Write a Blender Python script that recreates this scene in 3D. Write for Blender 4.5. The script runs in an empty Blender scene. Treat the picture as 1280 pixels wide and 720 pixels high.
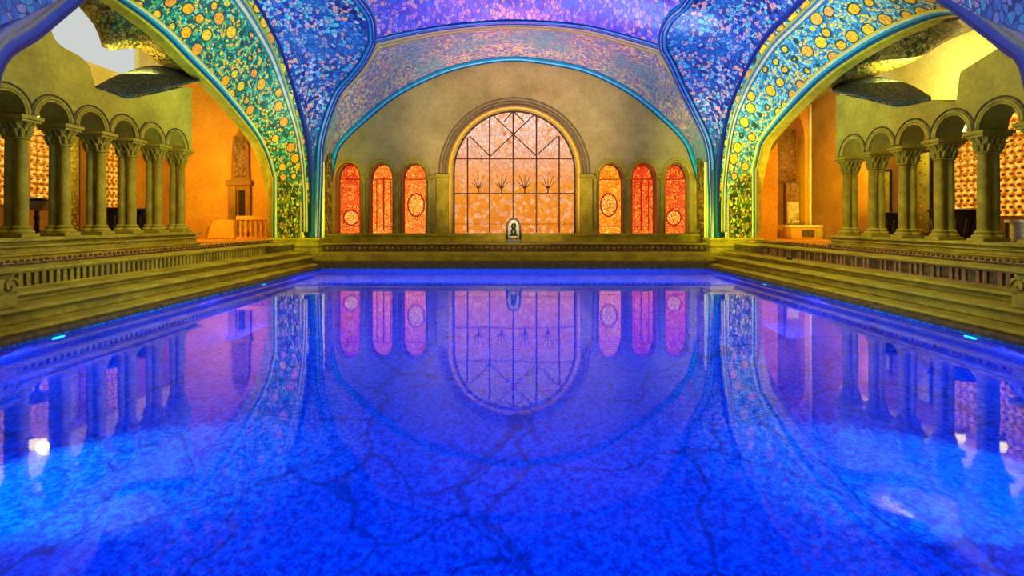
import bpy, bmesh, math, random
from mathutils import Vector
random.seed(5)
PI = math.pi
sc = bpy.context.scene
COL = sc.collection

# ------------------------------------------------------------------ camera, world, exposure
F, X0, YH, CH = 600.0, 643.0, 276.0, 1.6          # focal (px), principal column, horizon row, eye height
cd = bpy.data.cameras.new('camera'); cam = bpy.data.objects.new('camera', cd); COL.objects.link(cam)
cam.location = (0, 0, CH); cam.rotation_euler = (PI/2, 0, 0)
cd.sensor_width = 36; cd.lens = 36*F/1280; cd.shift_x = -3/1280; cd.shift_y = -84/1280
cd.clip_start = .05; cd.clip_end = 200
sc.camera = cam
w = bpy.data.worlds.new('world'); sc.world = w; w.use_nodes = True
w.node_tree.nodes['Background'].inputs[0].default_value = (.55, .62, .68, 1)
w.node_tree.nodes['Background'].inputs[1].default_value = .3
vs = sc.view_settings
vs.view_transform = 'Standard'; vs.look = 'None'; vs.gamma = 1; vs.use_curve_mapping = False; vs.exposure = 0.0
sc.cycles.max_bounces = 8; sc.cycles.diffuse_bounces = 3; sc.cycles.glossy_bounces = 3
sc.cycles.transmission_bounces = 4; sc.cycles.caustics_reflective = False; sc.cycles.caustics_refractive = False
sc.cycles.sample_clamp_indirect = 4
sc.cycles.use_denoising = True

def lamp(name, kind, loc, col, power, size=.3, target=None, angle=60, blend=.6, sx=None):
    l = bpy.data.lights.new(name, kind); l.color = col; l.energy = power
    if kind == 'AREA':
        l.shape = 'RECTANGLE'; l.size = size; l.size_y = sx or size
    else:
        l.shadow_soft_size = size
    if kind == 'SPOT':
        l.spot_size = math.radians(angle); l.spot_blend = blend
    o = bpy.data.objects.new(name, l); COL.objects.link(o); o.location = loc
    if target is not None:
        o.rotation_euler = (Vector(target)-Vector(loc)).to_track_quat('-Z', 'Y').to_euler()
    return o

ORANGE = (1, .6, .03)
def toward(loc, n): return tuple(loc[i]+n[i] for i in range(3))
# unseen fill lamps, added without fixtures: coloured nave, warm aisles, blue under water
lamp('fill_rose', 'SPOT', (0, 12.6, 1.6), (1, .4, .8), 1500, .4, (0.3, 15.4, 8.0), 80, .9)
lamp('fill_blue', 'SPOT', (-2.5, 9.0, 1.6), (.3, .5, 1), 3000, .5, (-4.8, 14.5, 7.4), 85, .9)
lamp('fill_blue', 'SPOT', (2.5, 9.0, 1.6), (.42, .5, 1), 3400, .5, (4.8, 14.5, 7.2), 85, .9)
lamp('fill_amber', 'SPOT', (0, 11.5, 1.5), (1, .76, .36), 3300, .5, (0, 19.2, 4.9), 68, .7)
for s in (-1, 1):
    lamp('fill_near', 'SPOT', (s*6.9, 5.5, 1.0), (.06, .25, 1), 700, .3, (0, 9.5, 9), 110, .9)
    lamp('fill_limb', 'SPOT', (s*1.5, 5.5, 1.4), (.08, .28, 1), 500, .3, (s*7.2, 7.2, 5.0), 60, .9)
    lamp('fill_lime', 'SPOT', (s*5.2, 14.2, 1.0), (.95, 1, .04), 800 if s < 0 else 1500, .2, (s*8.1, 17.2, 3.2), 85, .9)
    lamp('fill_teal', 'SPOT', (s*4.0, 10.0, 1.0), (.6, .95, .55) if s < 0 else (.55, .85, .8), 1500, .3, (s*7.8, 13.5, 6.6), 65, .9)
    lamp('fill_steps', 'AREA', (s*2.2, 9.5, 4.5), (1, .8, .12), 290, 1.6, (s*8.0, 11.5, .8), sx=6)
    for Y in (7.5, 10.5, 13.5):
        lamp('step_fill', 'SPOT', (s*6.4, Y-1, 6.0), (1, .82, .12), 260, .05, (s*7.9, Y+.6, .6), 70, .9)
    lamp('aisle_fill', 'AREA', (s*10.8, 15.6, 3.0), ORANGE, 118 if s < 0 else 110, 1.6, (s*11.2, 19.2, 3.4))  # unseen aisle lamps added to warm the walls, facing away from camera
    lamp('aisle_fill', 'AREA', (s*10.6, 16.2, 5.4), (1, .55, .06), 60, 1.2, (s*10.6, 18.2, 1.9))
    lamp('aisle_fill', 'AREA', (s*9.7, 12.0, 5.0), (1, .84, .2), 260 if s < 0 else 190, 1.2, (s*12.5, 13.0, 6.4))
    lamp('arcade_spot', 'SPOT', (s*5.0, 8.4, 2.6), (1, .85, .1), 90, .1, (s*8.75, 9.7, 4.7), 26, .9)
    for Y in (2.0, 6.0, 10.0, 14.0):
        L = (s*6.3, Y, -.4); lamp('pool_fill', 'AREA', L, (.0, .2, 1), 30, .8, toward(L, (-s*.35, .5, -.75)), sx=.5)
    lamp('pool_spot', 'SPOT', (s*5.6, 3.4, -.2), (.0, .7, 1), 520, .05, (s*3.75, 4.1, -1.6), 38, .5)
for Y in (2.5, 9.5):
    lamp('pool_fill', 'AREA', (0, Y, -.12), (.0, .15, 1), 240, 10, (0, Y+.01, -1.6), sx=6)  # unseen panels added mid-pool to even out the blue
for s in (-1, 1):
    lamp('pool_fill', 'AREA', (s*4.6, 8.5, -.7), (.0, .3, 1), 150, 1.0, (s*6.4, 8.5, -.7), sx=13)  # unseen panel added to brighten the side pool walls
lamp('pool_fill', 'AREA', (0, 13.9, -.8), (.0, .28, 1), 190, 11, (0, 16, -.8), sx=.9)  # unseen panel added to brighten the far pool wall
lamp('pool_fill', 'AREA', (0, 14.6, -.1), (.0, .3, 1), 130, 11, (0, 14.9, -1.6), sx=1)

# ------------------------------------------------------------------ node helpers / materials
def srgb(c):
    return tuple(((v/255)/12.92 if v/255 <= .04045 else ((v/255+.055)/1.055)**2.4) for v in c) + (1,)

class NT:
    def __init__(self, name):
        self.m = bpy.data.materials.new(name); self.m.use_nodes = True
        self.t = self.m.node_tree; self.t.nodes.clear()
        self.out = self.t.nodes.new('ShaderNodeOutputMaterial')
    def n(self, typ, **kw):
        nd = self.t.nodes.new('ShaderNode'+typ)
        for k, v in kw.items():
            if isinstance(k, str) and hasattr(nd, k): setattr(nd, k, v)
        return nd
    def l(self, a, b): self.t.links.new(a, b)
    def ramp(self, fac, stops, interp='LINEAR'):
        r = self.n('ValToRGB'); r.color_ramp.interpolation = interp
        e = r.color_ramp.elements
        while len(e) < len(stops): e.new(.5)
        for i, (p, c) in enumerate(stops):
            e[i].position = p; e[i].color = c if len(c) == 4 else tuple(c)+(1,)
        self.l(fac, r.inputs[0]); return r.outputs[0]
    def mix(self, fac, a, b, mode='MIX'):
        m = self.n('Mix'); m.data_type = 'RGBA'; m.blend_type = mode
        for s, v in ((m.inputs[0], fac), (m.inputs[6], a), (m.inputs[7], b)):
            if hasattr(v, 'is_output') or isinstance(v, bpy.types.NodeSocket): self.l(v, s)
            else: s.default_value = v
        return m.outputs[2]
    def math(self, op, a, b=0.0, c=None):
        m = self.n('Math'); m.operation = op
        for i, v in enumerate((a, b) if c is None else (a, b, c)):
            if isinstance(v, bpy.types.NodeSocket): self.l(v, m.inputs[i])
            else: m.inputs[i].default_value = v
        return m.outputs[0]
    def coord(self, kind='Object', scale=(1, 1, 1), rot=(0, 0, 0)):
        tc = self.n('TexCoord'); mp = self.n('Mapping')
        mp.inputs['Scale'].default_value = scale; mp.inputs['Rotation'].default_value = rot
        self.l(tc.outputs[kind], mp.inputs[0]); return mp.outputs[0]
    def noise(self, vec, scale, detail=3, rough=.55):
        n = self.n('TexNoise'); n.inputs['Scale'].default_value = scale
        n.inputs['Detail'].default_value = detail; n.inputs['Roughness'].default_value = rough
        self.l(vec, n.inputs['Vector']); return n
    def vor(self, vec, scale, feature='F1', rand=1.0):
        n = self.n('TexVoronoi'); n.feature = feature; n.inputs['Scale'].default_value = scale
        n.inputs['Randomness'].default_value = rand
        self.l(vec, n.inputs['Vector']); return n
    def bsdf(self, col, rough=.6, bump=None, bs=.3, bd=.02, spec=.3, metal=0):
        p = self.n('BsdfPrincipled')
        if isinstance(col, bpy.types.NodeSocket): self.l(col, p.inputs['Base Color'])
        else: p.inputs['Base Color'].default_value = col
        p.inputs['Roughness'].default_value = rough; p.inputs['Metallic'].default_value = metal
        p.inputs['Specular IOR Level'].default_value = spec
        if bump is not None:
            b = self.n('Bump'); b.inputs['Strength'].default_value = bs; b.inputs['Distance'].default_value = bd
            self.l(bump, b.inputs['Height']); self.l(b.outputs[0], p.inputs['Normal'])
        return p
    def done(self, sh):
        self.l(sh.outputs[0], self.out.inputs[0]); return self.m

def stone(name, c1, c2, c3, blocks=0.0, rough=.75, scale=1.6, rot=(0, 0, 0)):
    n = NT(name); v = n.coord('Object')
    a = n.noise(v, scale, 6, .65); b = n.noise(v, 14, 3, .6)
    col = n.ramp(a.outputs[0], [(.3, srgb(c1)), (.52, srgb(c2)), (.72, srgb(c3))])
    col = n.mix(.25, col, n.ramp(b.outputs[0], [(.35, (.25, .25, .2)), (.65, (1, 1, 1))]), 'MULTIPLY')
    h = b.outputs[0]
    if blocks:
        br = n.n('TexBrick'); mp = n.coord('Object', (1, 1, 1), rot); n.l(mp, br.inputs['Vector'])
        br.inputs['Color1'].default_value = (1, 1, 1, 1); br.inputs['Color2'].default_value = (.86, .84, .8, 1)
        br.inputs['Mortar'].default_value = (.62, .6, .55, 1)
        br.inputs['Scale'].default_value = 1; br.inputs['Brick Width'].default_value = .62
        br.inputs['Row Height'].default_value = .27; br.inputs['Mortar Size'].default_value = .008
        br.inputs['Mortar Smooth'].default_value = .4
        col = n.mix(blocks, col, br.outputs[0], 'MULTIPLY')
    return n.done(n.bsdf(col, rough, h, .35, .03, .25))

def mosaic(name, palette, scale, grout, gw=.06, rand=.9, tint=None, stretch=(1, 1, 1), big=None, rough=.35):
    """tesserae in many colours; optional large rosettes `big`=(scale, radius, palette, rand)."""
    n = NT(name); v = n.coord('UV', stretch)
    wob = n.noise(v, 3.0, 2)
    vv = n.n('VectorMath'); vv.operation = 'MULTIPLY_ADD'
    n.l(wob.outputs[1], vv.inputs[0]); vv.inputs[1].default_value = (.12, .12, 0); n.l(v, vv.inputs[2])
    V = vv.outputs[0]
    c = n.vor(V, scale, 'F1', rand)
    e = n.vor(V, scale, 'DISTANCE_TO_EDGE', rand)
    sep = n.n('SeparateColor'); n.l(c.outputs['Color'], sep.inputs[0])
    N = len(palette)
    col = n.ramp(sep.outputs[0], [(i/N, srgb(p)) for i, p in enumerate(palette)], 'CONSTANT')
    if tint:                                    # broad drifts of a second glaze colour
        t = n.noise(n.coord('UV'), tint[1], 2)
        col = n.mix(n.ramp(t.outputs[0], [(.45, (0, 0, 0)), (.62, (.75, .75, .75))]), col, srgb(tint[0]))
    g = n.ramp(e.outputs[0], [(gw*.6, (0, 0, 0)), (gw*1.5, (1, 1, 1))])
    col = n.mix(g, srgb(grout), col)
    h = g
    if big:
        B = n.vor(v, big[0], 'F1', big[3])
        sp = n.n('SeparateColor'); n.l(B.outputs['Color'], sp.inputs[0])
        bc = n.ramp(sp.outputs[1], [(i/len(big[2]), srgb(p)) for i, p in enumerate(big[2])], 'CONSTANT')
        petals = n.noise(v, 16, 2)
        bc = n.mix(.5, bc, n.ramp(petals.outputs[0], [(.42, (.45, .2, .05)), (.55, (1, 1, 1))]), 'MULTIPLY')
        d = B.outputs['Distance']
        d = n.math('ADD', d, n.math('MULTIPLY', n.noise(v, 9, 2).outputs[0], .12)); big = (big[0], big[1]+.06)
        ring = n.ramp(d, [(big[1], (1, 1, 1)), (big[1]+.02, (0, 0, 0))])
        ring2 = n.ramp(d, [(big[1]+.07, (1, 1, 1)), (big[1]+.09, (0, 0, 0))])
        col = n.mix(ring2, col, srgb((20, 70, 75)))
        col = n.mix(ring, col, bc)
    return n.done(n.bsdf(col, rough, h, .25, .01, .4))

def plain(name, c, rough=.6, spec=.3, metal=0, nz=.25, ns=20):
    n = NT(name); v = n.coord('Object'); a = n.noise(v, ns, 4)
    s = srgb(c)
    col = n.ramp(a.outputs[0], [(.3, tuple(x*(1-nz) for x in s[:3])), (.7, tuple(min(1, x*(1+nz)) for x in s[:3]))])
    return n.done(n.bsdf(col, rough, a.outputs[0], .2, .01, spec, metal))

def stripes(name, stops, beads=0.0, rough=.35):
    """bands running along a rib: colours by the across coordinate (UV.y)."""
    n = NT(name); tc = n.n('TexCoord'); s = n.n('SeparateXYZ'); n.l(tc.outputs['UV'], s.inputs[0])
    col = n.ramp(s.outputs[1], [(p, srgb(c)) for p, c in stops], 'CONSTANT')
    v = n.vor(tc.outputs['UV'], 11, 'F1', .8)
    sp = n.n('SeparateColor'); n.l(v.outputs['Color'], sp.inputs[0])
    col = n.mix(.35, col, n.ramp(sp.outputs[0], [(0, (.35, .4, .5)), (1, (1.2, 1.2, 1.2))]), 'MULTIPLY')
    return n.done(n.bsdf(col, rough, v.outputs['Distance'], .2, .01, .4))

def glow(name, c, k):
    n = NT(name); e = n.n('Emission'); e.inputs[0].default_value = srgb(c); e.inputs[1].default_value = k
    return n.done(e)

def stained(name, stops, k, cell=9, lead=(90, 20, 10), blob=None, lw=.05, stretch=(1, 1, 1)):
    """back-lit stained glass: colour by height in the light (UV.y), leading between the pieces."""
    n = NT(name); tc = n.n('TexCoord'); s = n.n('SeparateXYZ'); n.l(tc.outputs['UV'], s.inputs[0])
    v = n.coord('UV', stretch)
    wob = n.noise(v, 2.5, 3)
    fy = n.math('MULTIPLY_ADD', wob.outputs[0], .25, n.math('ADD', s.outputs[1], -.125))
    tcm = n.coord('Generated')
    sg = n.n('SeparateXYZ'); n.l(tcm, sg.inputs[0])
    fz = n.math('MULTIPLY_ADD', wob.outputs[0], .3, n.math('ADD', sg.outputs[2], -.15))
    col = n.ramp(fz, [(p, srgb(c)) for p, c in stops])
    e = n.vor(v, cell, 'DISTANCE_TO_EDGE', 1); c = n.vor(v, cell, 'F1', 1)
    sp = n.n('SeparateColor'); n.l(c.outputs['Color'], sp.inputs[0])
    if blob:
        col = n.mix(n.ramp(sp.outputs[0], [(.0, (0, 0, 0)), (.62, (0, 0, 0)), (.66, (.8, .8, .8))]), col, srgb(blob))
    col = n.mix(.4, col, n.ramp(sp.outputs[1], [(0, (.55, .5, .5)), (1, (1.25, 1.25, 1.25))]), 'MULTIPLY')
    col = n.mix(n.ramp(e.outputs[0], [(lw*.4, (0, 0, 0)), (lw, (1, 1, 1))]), srgb(lead), col)
    em = n.n('Emission'); n.l(col, em.inputs[0]); em.inputs[1].default_value = k
    return n.done(em)

M = {}
M['wall'] = stone('back_stone', (148, 132, 78), (178, 158, 98), (194, 174, 112), .45, .8, .7, (PI/2, 0, 0))
M['olive'] = stone('olive_stone', (140, 124, 34), (180, 162, 46), (204, 186, 60), 0, .7, 2.2)
M['olive_block'] = stone('arcade_stone', (158, 144, 44), (190, 174, 56), (210, 194, 72), .4, .75, 1.0, (PI/2, 0, PI/2))
M['ochre'] = stone('ochre_plaster', (206, 140, 40), (226, 156, 46), (236, 168, 58), .2, .8, .8, (PI/2, 0, 0))
M['ochre_dark'] = stone('brown_shade_plaster', (130, 88, 30), (158, 108, 40), (176, 120, 48), .1, .8, .8)  # brown plaster; outer aisle walls use it to paint in the dim interior
M['cream'] = stone('cream_plaster', (206, 192, 130), (224, 210, 150), (236, 222, 170), 0, .8, .9)
M['carved'] = plain('carved_brown_stone', (150, 112, 60), .7, nz=.5, ns=9)
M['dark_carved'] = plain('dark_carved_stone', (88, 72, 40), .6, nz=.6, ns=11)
M['dark'] = plain('dark_bronze', (34, 18, 14), .35, .5, .2)
M['verdigris'] = plain('green_bronze', (44, 62, 44), .4, .5, .3, nz=.5)
M['lead'] = plain('leading', (70, 34, 20), .5)
M['gold'] = plain('gilded_frame', (236, 176, 30), .4, .5)
M['brownring'] = plain('brown_stone_ring', (120, 98, 66), .7)
M['marble'] = plain('pale_marble', (226, 210, 160), .4)
BL = [(28, 42, 150), (60, 110, 205), (24, 90, 170), (196, 150, 178), (40, 60, 170), (226, 150, 130), (120, 160, 215), (30, 30, 110), (80, 190, 205), (190, 190, 215)]
PK = [(120, 80, 190), (190, 130, 200), (70, 90, 200), (225, 150, 160), (150, 120, 215), (230, 170, 140), (90, 60, 160), (205, 170, 215), (60, 120, 210)]
MX = [(230, 206, 180), (140, 150, 215), (250, 196, 150), (110, 110, 185), (236, 226, 186), (190, 140, 190), (236, 160, 150), (120, 170, 200), (246, 226, 150)]
GR = [(40, 150, 130), (24, 110, 110), (90, 190, 130), (225, 200, 60), (30, 80, 90), (120, 200, 170), (240, 180, 50), (20, 120, 90)]
M['m_blue'] = mosaic('blue_mosaic', BL, 8.5, (24, 50, 120), tint=((30, 110, 190), .5))
M['m_dome'] = mosaic('violet_mosaic', PK, 9, (80, 70, 170), tint=((70, 90, 215), .35))
M['m_back'] = mosaic('rose_mosaic', MX, 10, (150, 126, 150), tint=((40, 170, 190), .4), gw=.05)
M['m_green'] = mosaic('green_gold_mosaic', GR, 13, (10, 60, 62), gw=.05, big=(2.05, .3, [(250, 180, 30), (252, 200, 50), (240, 160, 60), (240, 205, 50)], .4))
TQ = [(90, 190, 205), (50, 140, 180), (160, 215, 205), (228, 218, 90), (40, 110, 160), (130, 205, 215), (240, 206, 80), (70, 160, 190)]
M['m_turq'] = mosaic('turquoise_gold_mosaic', TQ, 13, (30, 100, 130), gw=.05, big=(2.05, .33, [(252, 200, 50), (250, 190, 70), (245, 215, 60), (240, 180, 90)], .4))
M['m_moss'] = mosaic('moss_mosaic', [(96, 104, 40), (50, 62, 30), (150, 140, 60), (30, 44, 30), (120, 90, 50), (80, 110, 60)], 9, (24, 28, 14), tint=((150, 120, 40), .8))
M['m_slate'] = mosaic('slate_mosaic', [(60, 84, 84), (40, 60, 62), (96, 96, 70), (50, 66, 50), (84, 76, 60)], 11, (26, 34, 34), rough=.8)
M['m_pier'] = mosaic('pier_mosaic', [(150, 150, 40), (60, 90, 40), (190, 190, 70), (30, 60, 36), (170, 110, 50), (90, 130, 60)], 12, (26, 34, 16), stretch=(1, .7, 1))
M['rib'] = stripes('rib_bands', [(0, (10, 60, 120)), (.12, (20, 130, 190)), (.3, (10, 50, 140)), (.46, (150, 150, 190)), (.54, (10, 44, 130)), (.74, (40, 130, 200)), (.9, (12, 40, 100))])
M['rib_side'] = stripes('side_rib_bands', [(0, (8, 30, 110)), (.2, (14, 60, 160)), (.42, (90, 100, 110)), (.52, (16, 30, 90)), (.6, (14, 50, 150)), (.86, (120, 130, 150))])
M['rib_inner'] = stripes('inner_rim_bands', [(0, (196, 190, 40)), (.22, (14, 70, 110)), (.5, (30, 150, 160)), (.7, (190, 205, 190)), (.86, (220, 200, 40))])
M['rib_outer'] = stripes('outer_border_bands', [(0, (30, 120, 140)), (.2, (205, 190, 150)), (.5, (40, 110, 150)), (.75, (180, 170, 60))])
M['rib_lun'] = stripes('lunette_band', [(0, (10, 80, 120)), (.15, (0, 150, 190)), (.75, (10, 110, 170))])
M['strip_yellow'] = stripes('yellow_beaded_strip', [(0, (200, 190, 110)), (.35, (150, 140, 150)), (.6, (215, 205, 110))])
M['strip_blue'] = stripes('blue_pilaster_strip', [(0, (10, 50, 90)), (.35, (10, 90, 130)), (.7, (8, 44, 100))])

MAIN = [(0, (214, 120, 20)), (.38, (226, 138, 34)), (.5, (232, 150, 90)), (.68, (226, 176, 150)), (1, (232, 206, 192))]
M['g_main'] = stained('pictorial_glass', MAIN, 1.35, 6.5, (200, 110, 60), (226, 160, 110), .05)
RED = [(0, (255, 120, 40)), (.5, (246, 96, 36)), (1, (225, 60, 30))]
ORG = [(0, (255, 140, 44)), (.5, (255, 130, 40)), (1, (250, 120, 40))]
AMB = [(0, (255, 150, 30)), (.5, (255, 150, 30)), (1, (255, 140, 30))]
M['g_red'] = stained('red_glass', RED, 1.35, 11, (170, 30, 10), (255, 150, 40), .1)
M['g_orange'] = stained('orange_glass', ORG, 1.35, 11, (205, 60, 16), (255, 176, 70), .1)
M['g_amber'] = stained('amber_glass', AMB, 1.35, 11, (220, 80, 10), (255, 196, 60), .1)
M['g_gold'] = stained('gold_glass', [(0, (255, 190, 60)), (1, (255, 200, 70))], 1.25, 14, (210, 80, 20), (255, 225, 130), .14)
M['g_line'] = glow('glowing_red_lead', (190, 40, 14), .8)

def lattice_mat():
    n = NT('woven_lattice_glow'); v = n.coord('UV')
    e = n.vor(v, 5.2, 'F1', .25); sp = n.ramp(e.outputs['Distance'], [(0, (.98, .58, .08)), (.35, (.8, .3, .02)), (.62, (.3, .06, .0))])
    em = n.n('Emission'); n.l(sp, em.inputs[0]); em.inputs[1].default_value = 1.5  # warm light on the studded panels put in as emission
    return n.done(em)
M['lattice'] = lattice_mat()
M['lampglow'] = glow('lamp_globe', (255, 236, 120), 5)
M['sky_glow'] = glow('daylit_pane', (206, 210, 206), 1.0)
M['poolglow'] = glow('pool_lens', (30, 200, 255), 4)

def water_mat():
    n = NT('pool_water'); v = n.coord('Object')
    a = n.noise(v, 1.1, 2, .5); b = n.noise(v, 7, 2, .5)
    c = n.noise(v, 22, 2, .5)
    h = n.math('MULTIPLY_ADD', c.outputs[0], .05, n.math('MULTIPLY_ADD', b.outputs[0], .12, a.outputs[0]))
    bp = n.n('Bump'); bp.inputs['Strength'].default_value = .06; bp.inputs['Distance'].default_value = .03
    n.l(h, bp.inputs['Height'])
    fr = n.n('Fresnel'); fr.inputs[0].default_value = 1.62; n.l(bp.outputs[0], fr.inputs[1])
    gl = n.n('BsdfGlossy'); gl.inputs['Roughness'].default_value = .03; gl.inputs[0].default_value = (1, 1, 1, 1)
    rf = n.n('BsdfRefraction'); rf.inputs['IOR'].default_value = 1.33; rf.inputs['Roughness'].default_value = 0.0
    rf.inputs[0].default_value = (.75, .9, 1, 1)
    n.l(bp.outputs[0], gl.inputs['Normal']); n.l(bp.outputs[0], rf.inputs['Normal'])
    mx = n.n('MixShader'); fac = n.math('MULTIPLY', n.math('SUBTRACT', fr.outputs[0], .085), 1.3); fac.node.use_clamp = True; n.l(fac, mx.inputs[0]); n.l(rf.outputs[0], mx.inputs[1]); n.l(gl.outputs[0], mx.inputs[2])
    return n.done(mx)
M['water'] = water_mat()

def poolfloor():
    n = NT('pool_tiles'); v = n.coord('Object')
    wob = n.noise(v, .8, 3)
    vv = n.n('VectorMath'); vv.operation = 'MULTIPLY_ADD'
    n.l(wob.outputs[1], vv.inputs[0]); vv.inputs[1].default_value = (1.2, 1.2, 0); n.l(v, vv.inputs[2])
    big = n.vor(vv.outputs[0], .75, 'DISTANCE_TO_EDGE', 1)
    lines = n.ramp(big.outputs[0], [(.006, (.5, .5, .6)), (.022, (1, 1, 1))])
    sm = n.noise(v, 21, 3, .75); cell = n.vor(v, 16, 'F1', 1)
    mot = n.ramp(sm.outputs[0], [(.38, (.004, .06, .5)), (.5, (.006, .16, .85)), (.6, (.02, .34, 1))])
    col = n.mix(1, mot, lines, 'MULTIPLY')
    return n.done(n.bsdf(col, .6, cell.outputs['Distance'], .2, .01))
M['pool'] = poolfloor()

# ------------------------------------------------------------------ mesh helpers
class MB:
    def __init__(self): self.v = []; self.f = []; self.uv = []
    def add(self, verts, faces, uvs=None):
        o = len(self.v); self.v += [tuple(x) for x in verts]
        for k, f in enumerate(faces):
            self.f.append([i+o for i in f])
            self.uv.append([uvs[i] for i in f] if uvs else [(verts[i][0]+verts[i][1], verts[i][2]) for i in f])
        return self
    def box(self, x0, x1, y0, y1, z0, z1):
        x0, x1 = min(x0, x1), max(x0, x1); y0, y1 = min(y0, y1), max(y0, y1)
        V = [(x, y, z) for z in (z0, z1) for y in (y0, y1) for x in (x0, x1)]
        return self.add(V, [(0, 2, 3, 1), (4, 5, 7, 6), (0, 1, 5, 4), (2, 6, 7, 3), (0, 4, 6, 2), (1, 3, 7, 5)])
    def lathe(self, cx, cy, prof, n=16, sq=False):
        V = []; 
        for r, z in prof:
            for k in range(n):
                a = 2*PI*k/n
                V.append((cx+r*math.cos(a), cy+r*math.sin(a), z))
        Fc = []
        for i in range(len(prof)-1):
            for k in range(n):
                Fc.append((i*n+k, i*n+(k+1) % n, (i+1)*n+(k+1) % n, (i+1)*n+k))
        Fc.append(tuple(range(n-1, -1, -1))); Fc.append(tuple((len(prof)-1)*n+k for k in range(n)))
        return self.add(V, Fc)
    def grid(self, rows, uvs=None, flip=False):
        R, C = len(rows), len(rows[0]); V = [p for r in rows for p in r]
        Fc = [(i*C+j, i*C+j+1, (i+1)*C+j+1, (i+1)*C+j) for i in range(R-1) for j in range(C-1)]
        U = [u for r in uvs for u in r] if uvs else None
        return self.add(V, Fc, U)
    def tube(self, pts, r, n=8, closed=False):
        """round bar through the points"""
        V = []; m = len(pts)
        for i, p in enumerate(pts):
            a = Vector(pts[(i-1) % m] if closed else pts[max(i-1, 0)]); b = Vector(pts[(i+1) % m] if closed else pts[min(i+1, m-1)])
            t = (b-a).normalized(); up = Vector((0, 1, 0)) if abs(t.y) < .9 else Vector((1, 0, 0))
            s = t.cross(up).normalized(); u = s.cross(t)
            rr = r[i] if isinstance(r, (list, tuple)) else r
            for k in range(n):
                q = Vector(p)+s*rr*math.cos(2*PI*k/n)+u*rr*math.sin(2*PI*k/n); V.append(tuple(q))
        Fc = []
        for i in range(m if closed else m-1):
            j = (i+1) % m
            for k in range(n): Fc.append((i*n+k, i*n+(k+1) % n, j*n+(k+1) % n, j*n+k))
        if not closed: Fc.append(tuple(range(n-1, -1, -1))); Fc.append(tuple((m-1)*n+k for k in range(n)))
        return self.add(V, Fc)
    def ball(self, c, r, n=12, sc=(1, 1, 1)):
        V = []; Fc = []
        for i in range(n//2+1):
            t = PI*i/(n//2)
            for k in range(n):
                a = 2*PI*k/n
                V.append((c[0]+r*sc[0]*math.sin(t)*math.cos(a), c[1]+r*sc[1]*math.sin(t)*math.sin(a), c[2]+r*sc[2]*math.cos(t)))
        for i in range(n//2):
            for k in range(n): Fc.append((i*n+k, (i+1)*n+k, (i+1)*n+(k+1) % n, i*n+(k+1) % n))
        return self.add(V, Fc)
    def prism(self, outline, axis, a, b):
        """outline in the two other axes, extruded along axis between a and b"""
        n = len(outline); V = []
        for d in (a, b):
            for p, q in outline:
                V.append({'x': (d, p, q), 'y': (p, d, q), 'z': (p, q, d)}[axis])
        Fc = [tuple(range(n)), tuple(range(2*n-1, n-1, -1))]+[(i, i+n, (i+1) % n+n, (i+1) % n) for i in range(n)]
        return self.add(V, Fc)
    def build(self, name, mat, parent=None, smooth=False, bevel=0, solid=0, merge=True):
        me = bpy.data.meshes.new(name); me.from_pydata(self.v, [], self.f); me.update()
        ul = me.uv_layers.new(name='UVMap'); i = 0
        for f in self.uv:
            for u in f: ul.data[i].uv = (u[0], u[1]); i += 1
        bm = bmesh.new(); bm.from_mesh(me)
        if merge: bmesh.ops.remove_doubles(bm, verts=bm.verts, dist=.0004)
        bmesh.ops.recalc_face_normals(bm, faces=bm.faces); bm.to_mesh(me); bm.free()
        if smooth:
            for p in me.polygons: p.use_smooth = True
        me.materials.append(mat)
        o = bpy.data.objects.new(name, me); COL.objects.link(o)
        if parent is not None:
            o.parent = parent; o.matrix_parent_inverse = parent.matrix_world.inverted()
            if parent.type == 'EMPTY' or True:
                o.matrix_parent_inverse.identity(); l = parent_loc(parent); o.location = -l
        if smooth == 'auto':
            md = o.modifiers.new('edges', 'EDGE_SPLIT'); md.split_angle = math.radians(35)
        if solid:
            md = o.modifiers.new('thick', 'SOLIDIFY'); md.thickness = solid; md.offset = 0
        if bevel:
            md = o.modifiers.new('bevel', 'BEVEL'); md.width = bevel; md.segments = 2; md.limit_method = 'ANGLE'
        return o

def parent_loc(p):
    l = Vector(p.location)
    q = p.parent
    while q is not None: l += Vector(q.location); q = q.parent
    return l

def thing(name, label, cat, loc, group=None):
    o = bpy.data.objects.new(name, None); COL.objects.link(o); o.location = loc; o.empty_display_size = .2
    o['label'] = label; o['category'] = cat
    if group: o['group'] = group
    return o
def tag(o, label, cat, group=None):
    o['label'] = label; o['category'] = cat
    if group: o['group'] = group
    return o
def struct(o): o['kind'] = 'structure'; return o
def dup(root, delta, label=None):
    r = root.copy(); COL.objects.link(r); r.location = Vector(root.location)+Vector(delta)
    if label: r['label'] = label
    for ch in list(root.children):
        c = ch.copy(); COL.objects.link(c); c.parent = r
        for g in list(ch.children):
            d = g.copy(); COL.objects.link(d); d.parent = c
    return r

def onY(px, py, Y): return Vector(((px-X0)*Y/F, Y, CH+(YH-py)*Y/F))
def onX(px, py, X):
    Y = X*F/(px-X0); return Vector((X, Y, CH+(YH-py)*Y/F))

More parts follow.
